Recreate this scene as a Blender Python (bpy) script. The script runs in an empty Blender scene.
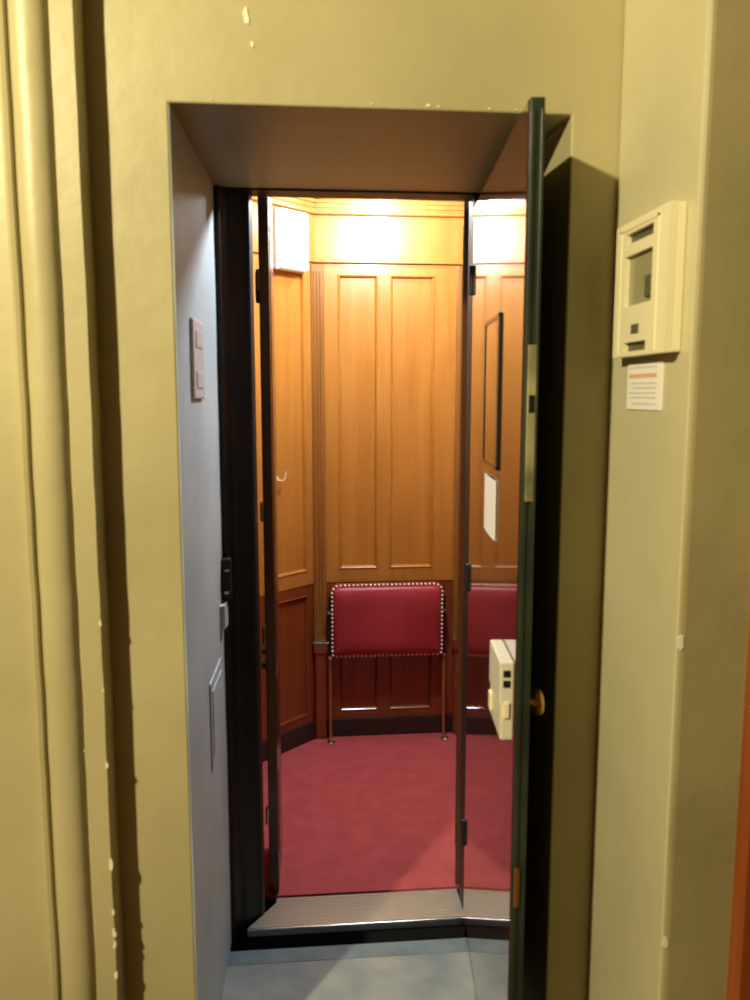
import bpy, bmesh, math, random
from mathutils import Vector, Matrix
random.seed(7)
SC = bpy.context.scene
COL = SC.collection

# ---------------------------------------------------------------- camera, light, exposure
F_PX, PITCH, YAW = 808.0, math.radians(7.4), math.radians(5.0)
cam_d = bpy.data.cameras.new('camera'); cam = bpy.data.objects.new('camera', cam_d); COL.objects.link(cam)
cam.location = (0.0, -1.56, 1.50)
cam.rotation_euler = (math.pi/2 - PITCH, 0, -YAW)
cam_d.sensor_fit = 'VERTICAL'; cam_d.sensor_height = 24.0; cam_d.sensor_width = 18.0
cam_d.lens = F_PX / 1000.0 * 24.0
cam_d.clip_start = 0.02
cam_d.dof.use_dof = True; cam_d.dof.focus_distance = 9.0; cam_d.dof.aperture_fstop = 3.6
SC.camera = cam

world = bpy.data.worlds.new('dim_hall_air'); SC.world = world; world.use_nodes = True
world.node_tree.nodes['Background'].inputs[0].default_value = (1.0, 0.86, 0.55, 1)
world.node_tree.nodes['Background'].inputs[1].default_value = 0.006

VS = SC.view_settings
SC.display_settings.display_device = 'sRGB'
VS.view_transform = 'Standard'; VS.look = 'None'; VS.gamma = 1.0; VS.use_curve_mapping = False
VS.exposure = 0.05
SC.cycles.caustics_reflective = False; SC.cycles.caustics_refractive = False

HALL_LAMP = (-1.58, -1.96, 2.75); HALL_W = 410.0; HALL_COL = (1.0, 0.87, 0.53)
CABIN_COL = (0.80, 0.91, 1.0); CABIN_W_FRONT = 62.0; CABIN_W_REAR = 9.0

def point(name, loc, w, col, r=0.06):
    l = bpy.data.lights.new(name, 'POINT'); l.energy = w; l.color = col; l.shadow_soft_size = r
    o = bpy.data.objects.new(name, l); o.location = loc; COL.objects.link(o); return o
def disk(name, loc, w, col, size):
    l = bpy.data.lights.new(name, 'AREA'); l.shape = 'DISK'; l.size = size; l.energy = w; l.color = col
    o = bpy.data.objects.new(name, l); o.location = loc; COL.objects.link(o); return o
point('hall_bulb_light', HALL_LAMP, HALL_W, HALL_COL, 0.05)
FL = (0.33, 1.08, 2.265); RL = (0.335, 1.66, 2.265)
point('cabin_front_light', FL, CABIN_W_FRONT, CABIN_COL, 0.05)
point('cabin_rear_light', RL, CABIN_W_REAR, CABIN_COL, 0.03)

# ---------------------------------------------------------------- materials
def mat(name, col, rough=0.5, metal=0.0, **kw):
    m = bpy.data.materials.new(name); m.use_nodes = True
    b = m.node_tree.nodes['Principled BSDF']
    b.inputs['Base Color'].default_value = (*col, 1); b.inputs['Roughness'].default_value = rough
    b.inputs['Metallic'].default_value = metal
    for k, v in kw.items(): b.inputs[k.replace('_', ' ')].default_value = v
    return m
def nodes(m): return m.node_tree.nodes, m.node_tree.links, m.node_tree.nodes['Principled BSDF']
def noisy(m, c1, c2, scale, stretch=(1, 1, 1), bump=0.0, bscale=None, detail=5, lo=0.35, hi=0.65, dist=0.002, distort=0.0):
    N, L, b = nodes(m)
    tc = N.new('ShaderNodeTexCoord'); mp = N.new('ShaderNodeMapping'); mp.inputs['Scale'].default_value = stretch
    L.new(tc.outputs['Object'], mp.inputs['Vector'])
    n = N.new('ShaderNodeTexNoise'); n.inputs['Scale'].default_value = scale; n.inputs['Detail'].default_value = detail
    n.inputs['Distortion'].default_value = distort
    L.new(mp.outputs[0], n.inputs['Vector'])
    r = N.new('ShaderNodeValToRGB'); r.color_ramp.elements[0].position = lo; r.color_ramp.elements[1].position = hi
    r.color_ramp.elements[0].color = (*c1, 1); r.color_ramp.elements[1].color = (*c2, 1)
    L.new(n.outputs['Fac'], r.inputs['Fac']); L.new(r.outputs['Color'], b.inputs['Base Color'])
    if bump:
        n2 = N.new('ShaderNodeTexNoise'); n2.inputs['Scale'].default_value = bscale or scale; n2.inputs['Detail'].default_value = 6
        L.new(mp.outputs[0], n2.inputs['Vector'])
        bp = N.new('ShaderNodeBump'); bp.inputs['Strength'].default_value = bump; bp.inputs['Distance'].default_value = dist
        L.new(n2.outputs['Fac'], bp.inputs['Height']); L.new(bp.outputs['Normal'], b.inputs['Normal'])
    return m
M = {}
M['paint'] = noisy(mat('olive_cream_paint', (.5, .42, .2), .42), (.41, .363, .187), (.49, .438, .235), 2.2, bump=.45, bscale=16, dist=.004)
M['paint_side'] = noisy(mat('pale_cream_paint', (.5, .42, .2), .45), (.54, .50, .30), (.62, .575, .36), 2.2, bump=.4, bscale=16, dist=.004)  # paler copy of the wall paint, the lamp side's brightness put into colour
M['paint_shade_side'] = noisy(mat('ochre_pillar_paint', (.5, .42, .2), .5), (.29, .245, .11), (.37, .315, .15), 3.2, bump=.45, bscale=16, dist=.004)  # darker copy of the same paint, the pillar front's shade put into colour
M['paint_chip'] = mat('bare_plaster_chip', (.85, .80, .62), .6)
M['ceiling'] = noisy(mat('ceiling_paint', (.5, .45, .3), .7), (.07, .06, .035), (.09, .075, .045), 2)
M['hall_dark'] = noisy(mat('dark_hall_panelling', (.05, .03, .02), .5), (.04, .025, .012), (.07, .04, .02), 3)  # unseen hall walls, colour darkened to cut bounced light
M['hall_floor'] = noisy(mat('hall_floor', (.1, .06, .04), .5), (.10, .06, .035), (.16, .09, .05), 5)
M['reveal'] = noisy(mat('grey_reveal_paint', (.3, .33, .34), .62), (.54, .65, .70), (.66, .76, .80), 3.5, bump=.4, bscale=14, dist=.004)
M['concrete'] = noisy(mat('painted_step', (.3, .33, .33), .5), (.20, .25, .27), (.34, .37, .36), 7, bump=.4, bscale=40)
M['step_edge'] = noisy(mat('blue_step_edge', (.2, .26, .3), .4), (.13, .19, .23), (.20, .27, .31), 12, bump=.3, bscale=40)
M['black_steel'] = noisy(mat('black_frame_paint', (.02, .02, .02), .5), (.007, .008, .009), (.014, .013, .013), 5, bump=.2, bscale=30)
M['void'] = mat('pit_black', (.006, .006, .007), .9)
def wood(name, c1, c2, rough, coat=.5, spec=.5):
    m = mat(name, c1, rough, Coat_Weight=coat, Coat_Roughness=.12)
    m.node_tree.nodes['Principled BSDF'].inputs['Specular IOR Level'].default_value = spec
    return noisy(m, c1, c2, 3.0, stretch=(9, 9, .7), bump=.15, bscale=9, detail=8, lo=.25, hi=.75, dist=.001, distort=.6)
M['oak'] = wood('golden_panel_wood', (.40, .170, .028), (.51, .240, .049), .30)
M['oak_dark'] = wood('shaded_pilaster_wood', (.25, .105, .020), (.32, .145, .034), .32)  # darker brown wood of the pilasters and seat legs
M['mahogany'] = wood('red_brown_dado_wood', (.17, .042, .012), (.25, .07, .016), .3)
M['leafwood'] = wood('dark_leaf_wood', (.065, .018, .008), (.11, .03, .011), .3)
M['skirt'] = mat('black_skirting', (.018, .020, .022), .3)
M['carpet'] = noisy(mat('red_carpet', (.35, .03, .035), .95), (.44, .078, .092), (.51, .100, .112), 14, bump=.9, bscale=320, detail=8, dist=.003)
M['leather'] = noisy(mat('red_leather', (.28, .02, .03), .42), (.33, .032, .046), (.42, .050, .065), 6, bump=.25, bscale=90)
M['brass'] = mat('worn_brass', (.72, .42, .14), .3, 1.0)
M['gilt'] = mat('pale_nail_metal', (.92, .88, .84), .35, .6)
M['chrome'] = mat('satin_metal', (.62, .62, .60), .25, 1.0)
M['alu'] = mat('ribbed_aluminium', (.62, .60, .54), .38, .8)
M['white'] = mat('white_plastic', (.85, .86, .86), .35)
M['ivory'] = mat('ivory_plastic', (.86, .79, .52), .4)
M['paper'] = mat('white_paper', (.88, .86, .80), .7)
M['ink'] = mat('grey_print', (.62, .60, .53), .8)
M['redink'] = mat('red_print', (.80, .42, .30), .8)
M['shade'] = mat('grey_insert', (.12, .11, .06), .5)  # dark grey of the panel's slots, key and indicator
M['insert'] = mat('olive_glass_insert', (.33, .31, .17), .25)
M['black'] = mat('black_plastic', (.012, .012, .014), .35)
M['lock'] = mat('ivory_lock_case', (.74, .70, .56), .35)
M['door_gloss'] = mat('polished_dark_door', (.055, .020, .014), .10, 0.0, IOR=1.8, Coat_Weight=1.0, Coat_Roughness=.045, Coat_IOR=1.6)
M['door_green'] = noisy(mat('dark_green_door_paint', (.02, .03, .02), .35), (.016, .024, .016), (.035, .045, .025), 6, bump=.2, bscale=40)
M['worn'] = noisy(mat('worn_olive_paint', (.3, .28, .12), .5), (.12, .12, .05), (.34, .31, .14), 12)
M['window_glass'] = mat('dark_glass', (.05, .025, .015), .05, 0.0, IOR=1.9, Coat_Weight=1.0, Coat_Roughness=.02)
M['redwood'] = noisy(mat('varnished_red_casing', (.3, .07, .01), .35), (.22, .05, .008), (.34, .085, .014), 3, stretch=(9, 9, .7))
def emit(name, col, s):
    m = mat(name, col, .5); b = m.node_tree.nodes['Principled BSDF']
    b.inputs['Emission Color'].default_value = (*col, 1); b.inputs['Emission Strength'].default_value = s; return m
M['lamp'] = emit('lit_diffuser', (.92, .95, 1.0), 9.0)
M['box_lamp'] = emit('lit_wall_box', (.95, .97, 1.0), .7)
M['hall_globe'] = emit('lit_globe', (1.0, .86, .55), 6.0)

# ---------------------------------------------------------------- mesh helpers
def box(bm, x0, x1, y0, y1, z0, z1, mx=None, bev=0.0):
    vs = [Vector((x, y, z)) for x in (x0, x1) for y in (y0, y1) for z in (z0, z1)]
    if mx is not None: vs = [mx @ v for v in vs]
    v = [bm.verts.new(c) for c in vs]
    fs = [bm.faces.new([v[i] for i in q]) for q in ((0, 1, 3, 2), (4, 6, 7, 5), (0, 4, 5, 1), (2, 3, 7, 6), (0, 2, 6, 4), (1, 5, 7, 3))]
    if bev:
        es = list({e for f in fs for e in f.edges})
        bmesh.ops.bevel(bm, geom=es, offset=bev, segments=2, affect='EDGES', profile=.5)
def prism(bm, pts, z0, z1, mx=None, nz=1, jit=0.0):
    rings = []
    for k in range(nz + 1):
        z = z0 + (z1 - z0) * k / nz
        dx = random.uniform(-jit, jit); dy = random.uniform(-jit, jit) * .6
        r = []
        for p in pts:
            c = Vector((p[0] + dx, p[1] + dy, z))
            r.append(bm.verts.new(mx @ c if mx is not None else c))
        rings.append(r)
    n = len(pts)
    for k in range(nz):
        for i in range(n):
            bm.faces.new((rings[k][i], rings[k][(i + 1) % n], rings[k + 1][(i + 1) % n], rings[k + 1][i]))
    bm.faces.new(rings[0][::-1]); bm.faces.new(rings[-1])
def lathe(bm, prof, mx, seg=24):
    """prof: (radius, height) along local z, closed at the ends."""
    rings = []
    for r, h in prof:
        if r < 1e-5: rings.append([bm.verts.new(mx @ Vector((0, 0, h)))])
        else: rings.append([bm.verts.new(mx @ Vector((r*math.cos(2*math.pi*i/seg), r*math.sin(2*math.pi*i/seg), h))) for i in range(seg)])
    for a, b in zip(rings, rings[1:]):
        for i in range(seg):
            j = (i + 1) % seg
            if len(a) == 1 and len(b) == 1: continue
            if len(a) == 1: bm.faces.new((a[0], b[i], b[j]))
            elif len(b) == 1: bm.faces.new((a[i], b[0], a[j]))
            else: bm.faces.new((a[i], b[i], b[j], a[j]))
    if len(rings[0]) > 1: bm.faces.new(rings[0][::-1])
    if len(rings[-1]) > 1: bm.faces.new(rings[-1])
def tube(bm, pts, r, seg=10):
    pts = [Vector(p) for p in pts]; rings = []
    for i, p in enumerate(pts):
        t = (pts[min(i+1, len(pts)-1)] - pts[max(i-1, 0)]).normalized()
        a = t.orthogonal().normalized() if i == 0 else (a - t * a.dot(t)).normalized()
        b = t.cross(a); rr = r[i] if isinstance(r, (list, tuple)) else r
        rings.append([bm.verts.new(p + a*rr*math.cos(2*math.pi*k/seg) + b*rr*math.sin(2*math.pi*k/seg)) for k in range(seg)])
    for u, v in zip(rings, rings[1:]):
        for k in range(seg): bm.faces.new((u[k], u[(k+1) % seg], v[(k+1) % seg], v[k]))
    bm.faces.new(rings[0][::-1]); bm.faces.new(rings[-1])
def link(name, bm, m, parent=None, smooth=False, bev=0.0):
    me = bpy.data.meshes.new(name)
    bmesh.ops.recalc_face_normals(bm, faces=bm.faces[:])
    bm.to_mesh(me); bm.free()
    if isinstance(m, str): m = M[m]
    me.materials.append(m)
    if smooth:
        for p in me.polygons: p.use_smooth = True
        me.set_sharp_from_angle(angle=math.radians(42))
    o = bpy.data.objects.new(name, me); COL.objects.link(o)
    if bev:
        b = o.modifiers.new('bevel', 'BEVEL'); b.width = bev; b.segments = 3; b.limit_method = 'ANGLE'
    if parent is not None:
        o.parent = parent; o.matrix_parent_inverse = parent.matrix_world.inverted()
    return o
def tag(o, label, cat, group=None):
    o['label'] = label; o['category'] = cat; o['kind'] = 'thing'
    if group: o['group'] = group
    return o
def thing(name, label, cat, loc, group=None):
    o = bpy.data.objects.new(name, None); o.location = loc; o.empty_display_size = .05; COL.objects.link(o)
    o.matrix_world = Matrix.Translation(loc)
    return tag(o, label, cat, group)
def struct(o): o['kind'] = 'structure'; return o
def B(*boxes, mx=None, bev=0.0):
    bm = bmesh.new()
    for b in boxes: box(bm, *b, mx=mx, bev=bev)
    return bm
def frame2(p0, p1):
    """local u along p0->p1, v = left normal of it, z up"""
    p0 = Vector((*p0, 0)); p1 = Vector((*p1, 0)); u = (p1 - p0).normalized(); v = Vector((-u.y, u.x, 0))
    return Matrix(((u.x, v.x, 0, p0.x), (u.y, v.y, 0, p0.y), (0, 0, 1, 0), (0, 0, 0, 1))), (p1 - p0).length

# ---------------------------------------------------------------- the hall shell
SOF = 2.022; FZ = -0.03; TOP = 3.2; XL, XR = -.237, .508
bm = bmesh.new()
ring = [(-2.60, FZ), (XL, FZ), (XL, SOF), (XR, SOF), (XR, FZ), (.62, FZ), (.62, TOP), (-2.60, TOP)]
prism(bm, [(x, -z) for x, z in ring], 0, .60, mx=Matrix(((1, 0, 0, 0), (0, 0, 1, 0), (0, -1, 0, 0), (0, 0, 0, 1))))
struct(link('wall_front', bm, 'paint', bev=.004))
# pillar on the right with its key panel side
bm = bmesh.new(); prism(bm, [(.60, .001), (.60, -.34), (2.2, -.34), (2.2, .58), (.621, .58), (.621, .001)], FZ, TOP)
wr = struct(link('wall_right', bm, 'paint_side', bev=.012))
struct(link('wall_left', B((-2.72, -2.60, -3.3, .60, FZ, TOP)), 'hall_dark'))
struct(link('wall_back', B((-2.72, 2.2, -3.42, -3.3, FZ, TOP)), 'hall_dark'))
struct(link('wall_side', B((2.2, 2.32, -3.42, .58, FZ, TOP)), 'hall_dark'))
struct(link('ceiling', B((-2.72, 2.32, -3.42, .60, TOP, TOP + .1)), 'ceiling'))
struct(link('wall_shaft_left', B((-.72, -.60, .60, 2.10, -.40, TOP)), 'void'))
struct(link('wall_shaft_right', B((1.30, 1.42, .60, 2.10, -.40, TOP)), 'void'))
struct(link('wall_shaft_back', B((-.72, 1.42, 2.10, 2.22, -.40, TOP)), 'void'))
fl = struct(link('floor', B((-2.72, 2.32, -3.42, 0, FZ - .1, FZ)), 'hall_floor'))
st = link('recess_floor', B((XL, XR, 0, .478, FZ - .1, FZ)), 'concrete', fl)
link('step_edge', B((-.228, XR, .470, .525, FZ - .1, FZ + .0015)), 'step_edge', fl)
link('pit', B((-.24, XR, .525, .72, -.30, -.10)), 'void', fl)
# grey painted lining of the left reveal
bm = bmesh.new(); prism(bm, [(XL - .001, .002), (XL + .0015, .003), (-.2185, .585), (-.2225, .595)], FZ, SOF - .0005, nz=24, jit=.0006)
rv = struct(link('wall_reveal', bm, 'reveal'))
# old plate painted over in the reveal
mxr, _ = frame2((XL + .0015, .003), (-.2185, .585))
def onrev(y0, y1, d0, d1, z0, z1): return (y0, y1, -d1, -d0, z0, z1)
bm = bmesh.new()
for b in ((.28, .47, .0, .0035, .62, .83), (.30, .45, .0035, .006, .645, .805)): box(bm, *onrev(*b), mx=mxr)
link('painted_plate', bm, 'reveal', rv)

# moulded casing at the far left: flat, fillet, torus, fillet, flat edge
prof = [(-.386, .0), (-.386, -.057), (-.388, -.060), (-.424, -.060), (-.426, -.056), (-.430, -.056)]
for k in range(9):
    a = math.pi * k / 8; prof.append((-.463 + .031*math.cos(a), -.058 - .020*math.sin(a)))
prof += [(-.498, -.052), (-.501, -.064), (-.508, -.066), (-.514, -.062), (-.518, -.048), (-.75, -.044), (-.75, 0)]
prof = [(x + .007, y - .001 if y < 0 else 0) for x, y in prof]
bm = bmesh.new(); prism(bm, prof, FZ, TOP, nz=56, jit=.0009)
tr = struct(link('trim_1', bm, 'paint', smooth=True))
def chip(x, y, z, s, parent, ax='y', h=1.0):
    bm = bmesh.new(); n = 9; pts = []
    for i in range(n):
        a = 2*math.pi*i/n; r = s * random.uniform(.55, 1.1)
        pts.append((r*math.cos(a)*.6, r*math.sin(a)*h))
    f = []; g = []
    for u, w in pts:
        c = Vector((x + u, y, z + w)) if ax == 'y' else Vector((x, y + u, z + w))
        o = Vector((0, -.0012, 0)) if ax == 'y' else Vector((-.0012, 0, 0))
        f.append(bm.verts.new(c + o)); g.append(bm.verts.new(c - o))
    bm.faces.new(f); bm.faces.new(g[::-1])
    for i in range(n): bm.faces.new((f[i], g[i], g[(i+1) % n], f[(i+1) % n]))
    return link('paint_chip', bm, 'paint_chip', parent)
for z, s in ((.80, .005), (.60, .008), (.50, .005), (.455, .007), (.43, .006), (.365, .006), (1.08, .004), (.95, .003)):
    chip(-.381, -.0615, z, s, tr, h=1.6)
chip(-.423, -.0580, .83, .003, tr)
for z, s in ((1.105, .013), (.575, .010)): chip(.603, -.3405, z, s, wr, h=1.3)
wf = bpy.data.objects['wall_front']
for x, z, s in ((.235, 2.030, .008), (.255, 2.029, .005), (.13, 2.03, .005), (.35, 2.028, .005), (.40, 2.028, .004), (-.16, 2.03, .004)):
    chip(x, -.0008, z, s, wf, h=.35)
chip(-.095, -.0008, 2.17, .010, wf, h=1.8); chip(-.085, -.0008, 2.125, .006, wf)
# varnished door casing at the far right on the pillar
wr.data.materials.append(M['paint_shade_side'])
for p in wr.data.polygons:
    if p.normal.y < -.9 and p.center.y < -.3: p.material_index = 1  # front face gets the paint darkened for shade
bm = bmesh.new(); prism(bm, [(.718, -.335), (.718, -.352), (.728, -.362), (.80, -.362), (.81, -.352), (.81, -.335)], FZ, 2.2)
struct(link('trim_2', bm, 'redwood'))

# ---------------------------------------------------------------- landing frame of the lift
fr = thing('entrance_surround', 'black painted steel frame around the lift opening, at the back of the recess', 'door frame', (.13, .62, FZ))
bm = bmesh.new()
prism(bm, [(-.2215, .570), (-.207, .570), (-.203, .578), (-.190, .596), (-.180, .600), (-.142, .632), (-.136, .632), (-.130, .650), (-.130, .672), (-.2215, .672)], FZ - .07, SOF - .002)
link('left_post', bm, 'black_steel', fr)
bm = bmesh.new(); prism(bm, [(.450, .608), (XR, .608), (XR, .672), (.450, .672)], FZ - .07, SOF - .002)
link('right_post', bm, 'black_steel', fr)
link('lintel', B((-.2215, XR, .602, .672, SOF - .004, SOF + .12)), 'black_steel', fr)
# keeper plate and catch on the left post
kp = link('keeper', B((-.222, -.196, .535, .570, .965, 1.075), bev=.003), 'black_steel', fr)
link('screw', B((-.212, -.200, .524, .536, .985, .992), bev=.001), 'chrome', kp)
link('screw', B((-.210, -.198, .524, .536, 1.045, 1.050), bev=.001), 'chrome', kp)
kc = bmesh.new(); prism(kc, [(-.222, .48), (-.209, .495), (-.205, .54), (-.222, .54)], .90, .962)
link('catch', kc, 'reveal', fr)

# aluminium threshold
sl = thing('door_sill', 'ribbed aluminium threshold strip between the painted step and the red carpet', 'threshold', (.13, .64, FZ))
bm = bmesh.new(); prism(bm, [(-.176, .578), (.4495, .578), (.4495, .712), (-.098, .712), (-.098, .690)], -.012, 0)
link('tread', bm, 'alu', sl)
bm = bmesh.new()
for k in range(11):
    y = .588 + k * .011; x0 = -.17 + (y - .578) * .66
    box(bm, x0 + .004, .446, y, y + .005, 0, .0016)
link('ribs', bm, 'alu', sl)
link('nosing', B((-.176, .4495, .572, .579, -.022, .001), bev=.001), 'chrome', sl)
link('riser', B((-.176, .4495, .584, .60, -.12, -.012)), 'void', sl)

# ---------------------------------------------------------------- the lift cabin
cab = thing('lift_cabin', 'small lift cabin panelled in golden wood with a red carpet, seen through the doorway', 'lift', (.36, 1.3, 0))
PTS = [(-.42, .80), (-.42, 1.415), (.046, 1.858), (.684, 1.858), (1.13, 1.415), (1.13, .80)]
CZ = 2.335
bm = bmesh.new(); prism(bm, [(-.45, .72), (1.16, .72), (1.16, 1.43), (.70, 1.89), (.03, 1.89), (-.45, 1.43)], -.10, -.004); link('floor_slab', bm, 'skirt', cab)
bm = bmesh.new(); prism(bm, [(-.42, .714), (1.13, .714)] + [PTS[4], PTS[3], PTS[2], PTS[1]], -.004, .006); link('carpet', bm, 'carpet', cab)
bm = bmesh.new(); prism(bm, [(-.45, .70), (1.16, .70), (1.16, 1.43), (.70, 1.89), (.03, 1.89), (-.45, 1.43)], CZ, CZ + .03); link('cabin_ceiling', bm, 'oak', cab)
def moulding(bm, mx, u0, u1, z0, z1, w=.012, d=.008, v=0.0):
    """raised bead round a recessed panel: mitred quarter-round strips"""
    secs = [(0, 0), (0, d), (w*.35, d*1.25), (w*.7, d*.9), (w, 0)]
    rings = []
    for inset, hgt in secs:
        rings.append([mx @ Vector((u, -(v + hgt), z)) for u, z in ((u0+inset, z0+inset), (u1-inset, z0+inset), (u1-inset, z1-inset), (u0+inset, z1-inset))])
    vr = [[bm.verts.new(c) for c in r] for r in rings]
    for a, b in zip(vr, vr[1:]):
        for i in range(4): bm.faces.new((a[i], a[(i+1) % 4], b[(i+1) % 4], b[i]))
def panel_wall(p0, p1, stiles, name='wall_panel', panels_up=None, panels_lo=None, frieze=True):
    """p0->p1 with the room on the right-hand side (local -v)"""
    mx, L = frame2(p0, p1)
    up = bmesh.new()
    box(up, 0, L, .006, .03, .70, CZ, mx=mx)                       # backing
    # stiles and rails proud by 12 mm
    for a, b in stiles: box(up, a, b, -.006, .006, .757, 1.992, mx=mx)
    box(up, 0, L, -.0065, .006, .70, .757, mx=mx); box(up, 0, L, -.0065, .006, 1.992, 2.034, mx=mx)
    o = link(name, up, 'oak', cab)
    mo = bmesh.new()
    for a, b in panels_up: moulding(mo, mx, a, b, .757, 1.992, v=-.006, d=.013, w=.013)
    link('panel_moulding', mo, 'oak', o)
    lo = bmesh.new(); box(lo, 0, L, .006, .03, 0, .70, mx=mx)
    for a, b in stiles: box(lo, a, b, -.004, .006, .12, .655, mx=mx)
    box(lo, 0, L, -.004, .006, .655, .70, mx=mx); box(lo, 0, L, -.004, .006, .08, .12, mx=mx)
    d = link('dado', lo, 'mahogany', cab)
    mo = bmesh.new()
    for a, b in panels_lo or panels_up: moulding(mo, mx, a, b, .12, .655, v=-.006, d=.011, w=.011)
    link('panel_moulding', mo, 'mahogany', d)
    # frieze, its beads and the cove below the ceiling
    fz = bmesh.new(); box(fz, 0, L, -.004, .006, 2.034, 2.26, mx=mx)
    box(fz, 0, L, -.020, .0, 2.036, 2.050, mx=mx, bev=.003); box(fz, 0, L, -.010, .0, 2.05, 2.058, mx=mx)
    for k in range(5):
        t0, t1 = k/5*math.pi/2, (k+1)/5*math.pi/2
        box(fz, 0, L, -.004 - .055*(1-math.cos(t1)), 0, 2.235 + .06*math.sin(t0), 2.235 + .1*math.sin(t1), mx=mx)
    box(fz, 0, L, -.030, .0, 2.226, 2.238, mx=mx, bev=.003)
    link('frieze', fz, 'oak', cab)
    sk = bmesh.new(); box(sk, 0, L, -.016, .0, .0, .085, mx=mx, bev=.002); link('skirting', sk, 'skirt', cab)
    return mx, L
# back wall, u = x - .046
mb, LB = panel_wall(PTS[2], PTS[3], [(0, .098), (.265, .315), (.503, .638)], 'back_wall', [(.098, .265), (.315, .503)])
ms, LS = panel_wall(PTS[1], PTS[2], [(0, .10), (.30, .36), (.585, .644)], 'splay_wall', [(.10, .30), (.36, .585)])
ms2, _ = panel_wall(PTS[3], PTS[4], [(0, .06), (.28, .34), (.56, .63)], 'splay_wall', [(.06, .28), (.34, .56)])
panel_wall(PTS[0], PTS[1], [(0, .08), (.53, .615)], 'side_wall', [(.08, .53)])
panel_wall(PTS[4], PTS[5], [(0, .08), (.53, .615)], 'side_wall', [(.08, .53)])
bm = bmesh.new(); box(bm, -.45, -.165, .775, .80, 0, CZ); box(bm, .60, 1.16, .775, .80, 0, CZ); box(bm, -.165, .60, .775, .80, 2.14, CZ)
link('front_wall', bm, 'oak', cab)
# corner pilasters either side of the seat, capped above the dado blocks
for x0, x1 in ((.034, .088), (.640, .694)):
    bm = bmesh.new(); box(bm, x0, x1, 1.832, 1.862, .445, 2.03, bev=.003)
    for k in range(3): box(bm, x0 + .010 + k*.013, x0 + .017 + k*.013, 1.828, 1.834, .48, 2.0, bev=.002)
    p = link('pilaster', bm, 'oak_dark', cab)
    bm = bmesh.new(); box(bm, x0 - .004, x1 + .004, 1.814, 1.862, .395, .438, bev=.003); box(bm, x0 + .004, x1 - .004, 1.822, 1.862, .0, .395, bev=.002)
    p2 = link('pilaster_block', bm, 'mahogany', cab)
    link('block_cap', B((x0 - .007, x1 + .007, 1.812, 1.862, .438, .446), bev=.002), 'chrome', p2)

# ---------------------------------------------------------------- cabin doors folded back
def leaf(pos, ang, label, side, z1=2.06):
    t = thing('cabin_door', label, 'door', (pos[0], pos[1], .012), 'dark wooden lift cabin door leaves')
    t.rotation_euler.z = ang; bpy.context.view_layer.update(); mx = t.matrix_world.copy()
    def lk(n, bm, m, par=t, **k):
        o = link(n, bm, m, None, **k); o.parent = par; return o
    bm = bmesh.new(); box(bm, -.014, .014, 0, .26, 0, z1, bev=.002); pa = lk('door_leaf', bm, 'leafwood')
    bm = bmesh.new(); box(bm, -.016, .016, .05, .21, .10, .66); box(bm, -.016, .016, .05, .21, .74, z1 - .1)
    pm = lk('door_panel', bm, 'leafwood')
    for z in ((.245, .80, 1.16, 1.80) if side < 0 else (.245, 1.80)):
        bm = bmesh.new(); lathe(bm, [(0, -.03), (.004, -.028), (.0055, -.024), (.0055, .024), (.004, .028), (0, .03)], Matrix.Translation((side*.017, .004, z)), 12)
        box(bm, side*.0145 - .001, side*.0145 + .001, .004, .03, z - .025, z + .025)
        lk('hinge', bm, 'brass')
    return t
ld = leaf((-.1045, .722), -.012, 'narrow dark wooden cabin door leaf standing edge-on, left of the carpet', -1)
rd = leaf((.459, .716), -math.atan(.20), 'narrow dark wooden cabin door leaf standing edge-on, right of the carpet', 1)
bm = bmesh.new(); box(bm, .013, .017, .03, .05, .375, .44, bev=.001)
o = link('bolt', bm, 'chrome'); o.parent = ld
# dark latch lumps in the gap beside the left leaf
for lb in ((-.024, -.0135, .0, .03, 1.74, 1.82), (-.026, -.0135, .0, .03, .70, .715), (-.026, -.0135, .0, .03, .745, .755)):
    o = link('latch', B(lb, bev=.001), 'black_steel'); o.parent = ld

# ---------------------------------------------------------------- landing door, standing open towards the viewer
NX, NY, FX, FY = .374, -.185, .446, .590
DT = 1.987; DZ = .004
ld_ = thing('swing_door', 'tall dark polished lift door standing open, its glossy face mirroring the cabin', 'door', (FX, FY, FZ))
md, DL = frame2((FX, FY), (NX, NY))      # u from hinge to free edge; v = left normal -> points +x (outer side)

TH = .028
bm = bmesh.new(); box(bm, 0, DL, .003, TH, DZ, DT, mx=md); leafo = link('door_leaf', bm, 'door_green', ld_, bev=.003)
bm = bmesh.new(); box(bm, .006, DL - .004, .0, .004, DZ + .004, DT - .004, mx=md); link('polished_face', bm, 'door_gloss', ld_)
bm = bmesh.new(); box(bm, DL - .001, DL + .003, .006, .012, DZ + .02, DT - .02, mx=md); box(bm, DL - .001, DL + .005, .021, .027, DZ + .02, DT - .02, mx=md, bev=.001); link('edge_strip', bm, 'door_green', ld_)
bm = bmesh.new(); box(bm, DL, DL + .006, .008, .024, 1.315, 1.585, mx=md, bev=.002); lp = link('latch_plate', bm, 'worn', ld_)
bm = bmesh.new(); box(bm, DL + .004, DL + .0075, .011, .021, 1.47, 1.50, mx=md); link('latch_slot', bm, 'black', lp)
bm = bmesh.new(); box(bm, DL, DL + .005, .006, .016, .55, .63, mx=md, bev=.002); link('strike_plate', bm, 'brass', ld_)
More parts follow.
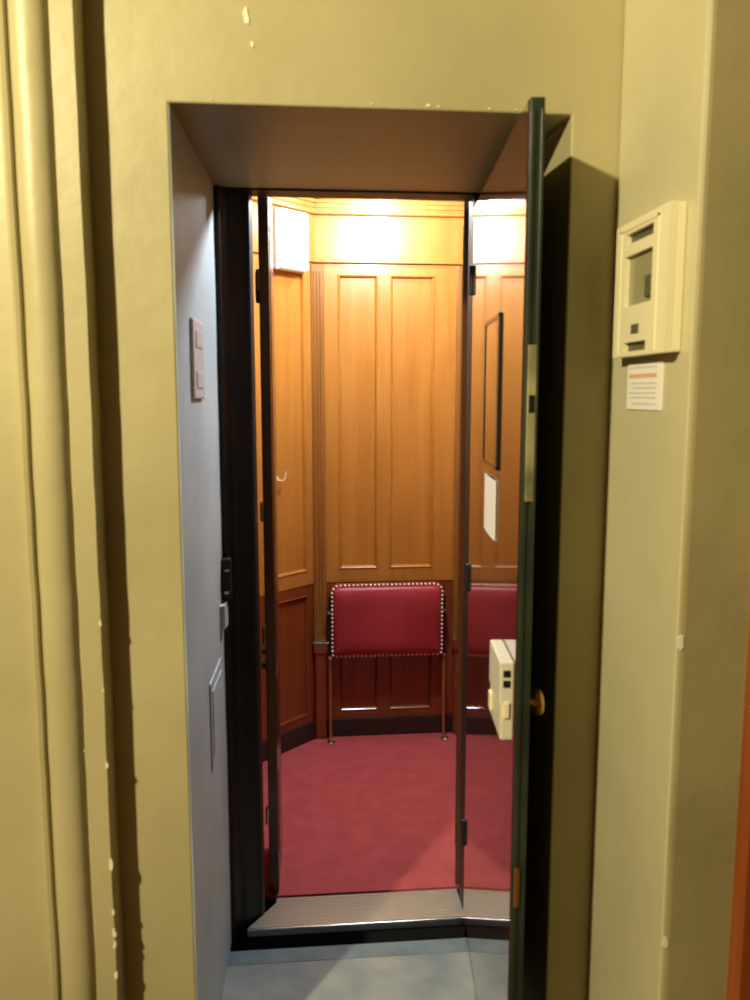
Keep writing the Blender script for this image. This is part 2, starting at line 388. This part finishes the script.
# framed pane
def dface(x): return x
U = lambda y: (FY - y) / (FY - NY) * DL
u0, u1, z0, z1 = U(.29), U(.068), 1.345, 1.665
bm = bmesh.new(); f = .011
for b in ((u0, u1, -.005, .001, z1 - f, z1), (u0, u1, -.005, .001, z0, z0 + f), (u0, u0 + f, -.005, .001, z0, z1), (u1 - .024, u1, -.005, .001, z0, z1)): box(bm, *b, mx=md, bev=.002)
wfm = link('pane_frame', bm, mat('dark_pane_frame', (.10, .11, .12), .18, .9), ld_)
bm = bmesh.new(); box(bm, u0 + f, u1 - f, -.003, .001, z0 + f, z1 - f, mx=md); link('pane', bm, 'window_glass', wfm)
# outer knob
kx = md @ Vector((U(-.075), TH, .905)); mk = Matrix.Translation(kx) @ Matrix.Rotation(math.pi/2, 4, 'Y')
bm = bmesh.new(); lathe(bm, [(0, -.002), (.014, -.001), (.014, .003), (.006, .006), (.006, .022), (.012, .026), (.024, .030), (.027, .037), (.024, .043), (.012, .047), (0, .048)], mk, 24)
link('knob', bm, 'brass', ld_, smooth=True)
# hinges at the jamb
for z in (.25, 1.0, 1.8):
    bm = bmesh.new(); lathe(bm, [(0, -.04), (.006, -.038), (.007, -.032), (.007, .032), (.006, .038), (0, .04)], Matrix.Translation((FX - .002, FY + .006, z)), 12)
    link('hinge', bm, 'black_steel', ld_)
# lock case on the inner face (a thing with its own latch bits, moves with the door)
ua, ub = U(-.035), DL - .010
bm = bmesh.new(); box(bm, ua, ub, -.026, .0, .935, 1.020, mx=md, bev=.003); box(bm, ua + .004, ub, -.024, .0, .872, .937, mx=md, bev=.003)
lk = link('lock_case', bm, 'lock', ld_)
for a, b in ((.992, 1.005), (.973, .986)):
    bm = bmesh.new(); box(bm, ub - .002, ub + .002, -.020, -.007, a, b, mx=md, bev=.001); link('lock_button', bm, 'black', lk)
bm = bmesh.new(); box(bm, ub - .002, ub + .005, -.019, -.008, .915, .945, mx=md, bev=.002); link('lock_bolt', bm, 'ivory', lk)
bm = bmesh.new(); box(bm, ua + .02, ua + .045, -.030, -.024, .89, .925, mx=md, bev=.002); link('lock_catch', bm, 'ivory', lk)

# notice on the door
bm = bmesh.new(); u0, u1 = U(.27), U(.085)
n = 6
for k in range(n):
    pass
mxn = md
vs = []
for i in range(7):
    s = i/6; u = u0 + (u1-u0)*s; v = -.0015 - .006*math.sin(s*math.pi*.9)*.5
    vs.append((u, v))
front = [(bm.verts.new(mxn @ Vector((u, v, 1.195))), bm.verts.new(mxn @ Vector((u, v, 1.322)))) for u, v in vs]
back = [(bm.verts.new(mxn @ Vector((u, v + .0008, 1.195))), bm.verts.new(mxn @ Vector((u, v + .0008, 1.322)))) for u, v in vs]
for i in range(6):
    bm.faces.new((front[i][0], front[i+1][0], front[i+1][1], front[i][1])); bm.faces.new((back[i][0], back[i][1], back[i+1][1], back[i+1][0]))
    for q in (0, 1): bm.faces.new((front[i][q], back[i][q], back[i+1][q], front[i+1][q]))
for i in (0, 6): bm.faces.new((front[i][0], front[i][1], back[i][1], back[i][0]))
tag(link('door_notice', bm, 'paper'), 'small white paper notice stuck on the open landing door below its framed pane', 'notice')

# ---------------------------------------------------------------- folding seat
sx0, sx1, sy, sz0, sz1 = .106, .585, 1.765, .388, .704
seat = thing('folding_seat', 'red leather folding seat with pale nail trim, folded up against the back wall', 'seat', ((sx0+sx1)/2, 1.80, .006))
def rrect(x0, x1, z0, z1, r, n=6, rb=.012):
    pts = []
    for cx, cz, a0, rr in ((x1, z1, 0, r), (x0, z1, 90, r), (x0, z0, 180, rb), (x1, z0, 270, rb)):
        sxn = -1 if cx == x1 else 1; szn = -1 if cz == z1 else 1
        for k in range(n + 1):
            a = math.radians(a0 + 90*k/n); pts.append((cx + sxn*rr + rr*math.cos(a), cz + szn*rr + rr*math.sin(a)))
    return pts
def slab(bm, outline, y_layers):
    """outline scaled about its centre per (y, inset) layer"""
    cx = sum(p[0] for p in outline)/len(outline); cz = sum(p[1] for p in outline)/len(outline)
    hx = max(abs(p[0]-cx) for p in outline); hz = max(abs(p[1]-cz) for p in outline)
    rings = [[bm.verts.new((cx + (p[0]-cx)*(1-ins/hx), y, cz + (p[1]-cz)*(1-ins/hz))) for p in outline] for y, ins in y_layers]
    n = len(outline)
    for a, b in zip(rings, rings[1:]):
        for i in range(n): bm.faces.new((a[i], a[(i+1) % n], b[(i+1) % n], b[i]))
    bm.faces.new(rings[0]); bm.faces.new(rings[-1][::-1])
bm = bmesh.new(); slab(bm, rrect(sx0, sx1, sz0, sz1, .035), [(1.815, 0), (1.790, 0), (1.787, .002)]); link('seat_board', bm, 'mahogany', seat, smooth=True)
bm = bmesh.new(); slab(bm, rrect(sx0+.009, sx1-.009, sz0+.009, sz1-.009, .028), [(1.789, 0), (1.776, .001), (1.768, .006), (1.763, .016), (1.757, .035), (1.754, .07), (1.753, .12)])
link('cushion', bm, 'leather', seat, smooth=True)
bm = bmesh.new(); slab(bm, rrect(sx0-.001, sx1+.001, sz0-.001, sz1+.001, .036), [(1.788, 0), (1.780, 0)]); trm = link('nail_trim', bm, 'leather', seat)
# nails round the border
out = rrect(sx0+.004, sx1-.004, sz0+.004, sz1-.004, .032)
seg = [(Vector((*a, 0)), Vector((*b, 0))) for a, b in zip(out, out[1:] + out[:1])]
tot = sum((b-a).length for a, b in seg); N = 84; first = None
for k in range(N):
    d = tot * k / N
    for a, b in seg:
        l = (b-a).length
        if d <= l: break
        d -= l
    p = a + (b-a)*(d/l if l else 0)
    if first is None:
        bm = bmesh.new(); lathe(bm, [(0, .006), (.0035, .0052), (.0058, .0022), (.0062, -.004)], Matrix.Rotation(math.pi/2, 4, 'X'), 10)
        first = link('nail', bm, 'gilt', None, smooth=True); o = first
    else:
        o = first.copy(); COL.objects.link(o)
    o.parent = trm; o.location = (p.x, 1.7785, p.y)
    o.matrix_parent_inverse = trm.matrix_world.inverted()
for sgn, x in ((-1, sx0 - .006), (1, sx1 + .010)):
    bm = bmesh.new()
    tube(bm, [(x, 1.800, .39), (x, 1.798, .2), (x + .0, 1.792, .06), (x, 1.786, .02), (x + .004, 1.776, .0135)], [.0085, .008, .0075, .0075, .007])
    L_ = link('leg', bm, 'oak_dark', seat, smooth=True)
    bm = bmesh.new(); lathe(bm, [(0, 0), (.016, 0), (.017, .004), (.010, .008), (0, .009)], Matrix.Translation((x + .003, 1.776, .0065)), 16)
    link('foot', bm, 'chrome', L_, smooth=True)
    bm = bmesh.new(); box(bm, x - .008, x + .008, 1.785, 1.811, .375, .392, bev=.002)
    link('bracket', bm, 'chrome', seat)
    bm = bmesh.new(); box(bm, x - .010, x + .010, 1.785, 1.811, .575, .587, bev=.002)
    link('bracket', bm, 'chrome', seat)
    bm = bmesh.new(); box(bm, x - .006, x + .006, 1.802, 1.811, .37, .65, bev=.002); link('side_rail', bm, 'skirt', seat)

# ---------------------------------------------------------------- lamps
def downlight(loc, label, blue):
    t = thing('ceiling_lamp', label, 'lamp', (loc[0], loc[1], CZ), 'round lamps in the cabin ceiling')
    T = Matrix.Translation((loc[0], loc[1], 0))
    bm = bmesh.new(); lathe(bm, [(.050, CZ), (.082, CZ), (.084, CZ - .006), (.078, CZ - .020), (.060, CZ - .024), (.054, CZ - .018), (.050, CZ - .010)], T, 32)
    link('lamp_ring', bm, 'white', t, smooth=True)
    bm = bmesh.new(); lathe(bm, [(.0, CZ - .002), (.053, CZ - .002), (.056, CZ - .020), (.048, CZ - .030), (.03, CZ - .036), (0, CZ - .038)], T, 32)
    link('diffuser', bm, 'lamp', t, smooth=True)
downlight(FL, 'round lit lamp in the cabin ceiling just inside the doorway', 0)
downlight(RL, 'round lit lamp in the cabin ceiling close above the back wall panels', 1)
bpy.data.objects['cabin_front_light'].location.z = CZ - .075
bpy.data.objects['cabin_rear_light'].location.z = CZ - .075
# white box on the left splay wall (local frame ms: u along wall, -v into the room)
ub0 = 0.0
def us(x, y): return (Vector((x - PTS[1][0], y - PTS[1][1]))).length
ue0, ue1 = us(-.125, 1.697), us(-.016, 1.802)
t = thing('wall_light', 'bright white box light high on the left wood panel of the cabin', 'lamp', tuple(ms @ Vector(((ue0+ue1)/2, 0, 2.0))))
bm = bmesh.new(); box(bm, ue0, ue1, -.040, -.0202, 1.983, 2.215, mx=ms, bev=.004); link('light_body', bm, 'white', t)
bm = bmesh.new(); box(bm, ue0 + .004, ue1 - .003, -.066, -.038, 1.988, 2.210, mx=ms, bev=.008); link('light_cover', bm, 'box_lamp', t, smooth=True)
# hook on the splay wall
hk = thing('coat_hook', 'tiny bright metal hook on the left wood panel of the cabin', 'hook', tuple(ms @ Vector((us(-.10, 1.72), 0, 1.17))))
uh = us(-.118, 1.703)
bm = bmesh.new(); pts = [ms @ Vector(p) for p in ((uh, .004, 1.168), (uh, -.016, 1.160), (uh + .012, -.030, 1.158), (uh + .022, -.034, 1.166), (uh + .026, -.034, 1.186), (uh + .028, -.034, 1.196))]
tube(bm, pts, [.004, .004, .004, .0035, .003, .002]); link('hook_arm', bm, 'gilt', hk, smooth=True)
bm = bmesh.new(); lathe(bm, [(0, -.004), (.009, -.003), (.010, .004), (0, .005)], Matrix.Translation(ms @ Vector((uh, -.008, 1.168))) @ (ms.to_3x3().to_4x4() @ Matrix.Rotation(math.pi/2, 4, 'X')), 14); link('hook_plate', bm, 'gilt', hk)

# light switch plate on the grey reveal
sw = thing('switch_plate', 'narrow white plate on the grey left side of the recess', 'wall plate', (XL + .01, .20, 1.49))
bm = bmesh.new(); box(bm, *onrev(.150, .290, -.001, .007, 1.492, 1.658), mx=mxr, bev=.003); link('plate', bm, 'white', sw)
bm = bmesh.new(); box(bm, *onrev(.18, .26, .006, .009, 1.60, 1.635), mx=mxr, bev=.001); link('rocker', bm, 'white', sw)
bm = bmesh.new(); box(bm, *onrev(.18, .26, .006, .009, 1.515, 1.55), mx=mxr, bev=.001); link('rocker', bm, 'white', sw)

# ---------------------------------------------------------------- key panel on the pillar side
kpn = thing('call_panel', 'ivory wall box with dark slots on the pale wall right of the door', 'control box', (.60, -.20, 1.57))
X0, X1 = .572, .600
y0, y1, z0, z1 = -.300, -.082, 1.568, 1.800
wins = [(-.240, -.128, 1.762, 1.780), (-.240, -.125, 1.655, 1.742), (-.225, -.132, 1.576, 1.592)]   # slots through the cover
bm = bmesh.new(); box(bm, X0 + .012, X1, y0, y1, z0, z1, bev=.003)
link('panel_body', bm, 'ivory', kpn)
bm = bmesh.new()
ys = sorted({y0, y1, *[w[0] for w in wins], *[w[1] for w in wins]}); zs = sorted({z0, z1, *[w[2] for w in wins], *[w[3] for w in wins]})
for i in range(len(ys)-1):
    for j in range(len(zs)-1):
        cy, cz = (ys[i]+ys[i+1])/2, (zs[j]+zs[j+1])/2
        if any(w[0] < cy < w[1] and w[2] < cz < w[3] for w in wins): continue
        box(bm, X0, X0 + .0125, ys[i], ys[i+1], zs[j], zs[j+1])
bmesh.ops.remove_doubles(bm, verts=bm.verts[:], dist=1e-5)
fs = {}
for f in bm.faces: fs.setdefault(tuple(sorted(v.index for v in f.verts)) if False else tuple(round(c, 4) for c in f.calc_center_median()), []).append(f)
bmesh.ops.delete(bm, geom=[f for g in fs.values() if len(g) > 1 for f in g], context='FACES_ONLY')
link('panel_cover', bm, 'ivory', kpn)
for k, (w, m) in enumerate(zip(wins, ('shade', 'insert', 'shade'))):
    bm = bmesh.new(); box(bm, X0 + .009, X0 + .0125, *w); o = link(('display', 'key_window', 'card_slot')[k], bm, m, kpn)
    if k == 1:
        q = bmesh.new(); box(q, X0 + .003, X0 + .0095, -.232, -.205, 1.665, 1.700, bev=.001); link('key', q, 'shade', o)
bm = bmesh.new(); box(bm, X0 - .002, X0 + .001, -.196, -.166, 1.606, 1.622, bev=.0008); link('indicator', bm, 'shade', kpn)
bm = bmesh.new()
for b in ((-.262, -.256, 1.572, 1.79), (-.108, -.102, 1.572, 1.79), (-.262, -.102, 1.786, 1.792)): box(bm, X0 - .0015, X0 + .001, *b)
link('cover_rib', bm, 'ivory', kpn)
# paper sticker below
stk = thing('instruction_label', 'white paper label with one red line, on the wall below the ivory box', 'label', (.60, -.17, 1.475))
bm = bmesh.new(); box(bm, .597, .600, -.240, -.095, 1.474, 1.557, bev=.0005); link('sheet', bm, 'paper', stk)
bm = bmesh.new()
for k, z in enumerate((1.549, 1.521, 1.513, 1.504, 1.496, 1.485)): box(bm, .5962, .5972, -.222, -.105 - (k % 3)*.008, z - .0012, z + .0012)
link('print_lines', bm, 'ink', stk)
link('red_line', B((.5962, .5972, -.222, -.105, 1.531, 1.538)), 'redink', stk)

# ---------------------------------------------------------------- hall lamp that lights the wall (above and behind the viewer's left)
hl = thing('pendant_lamp', 'small warm bulb pendant hanging from the hall ceiling', 'lamp', (HALL_LAMP[0], HALL_LAMP[1], TOP))
T = Matrix.Translation((HALL_LAMP[0], HALL_LAMP[1], 0))
bm = bmesh.new(); lathe(bm, [(0, TOP), (.05, TOP), (.045, TOP - .02), (.006, TOP - .03), (.006, 2.86), (.04, 2.85), (.045, 2.83), (0, 2.83)], T, 20); link('cord_and_cap', bm, 'brass', hl, smooth=True)
bm = bmesh.new(); bmesh.ops.create_uvsphere(bm, u_segments=12, v_segments=8, radius=.022, matrix=Matrix.Translation((HALL_LAMP[0], HALL_LAMP[1], 2.815)))
link('bulb', bm, 'hall_globe', hl, smooth=True)
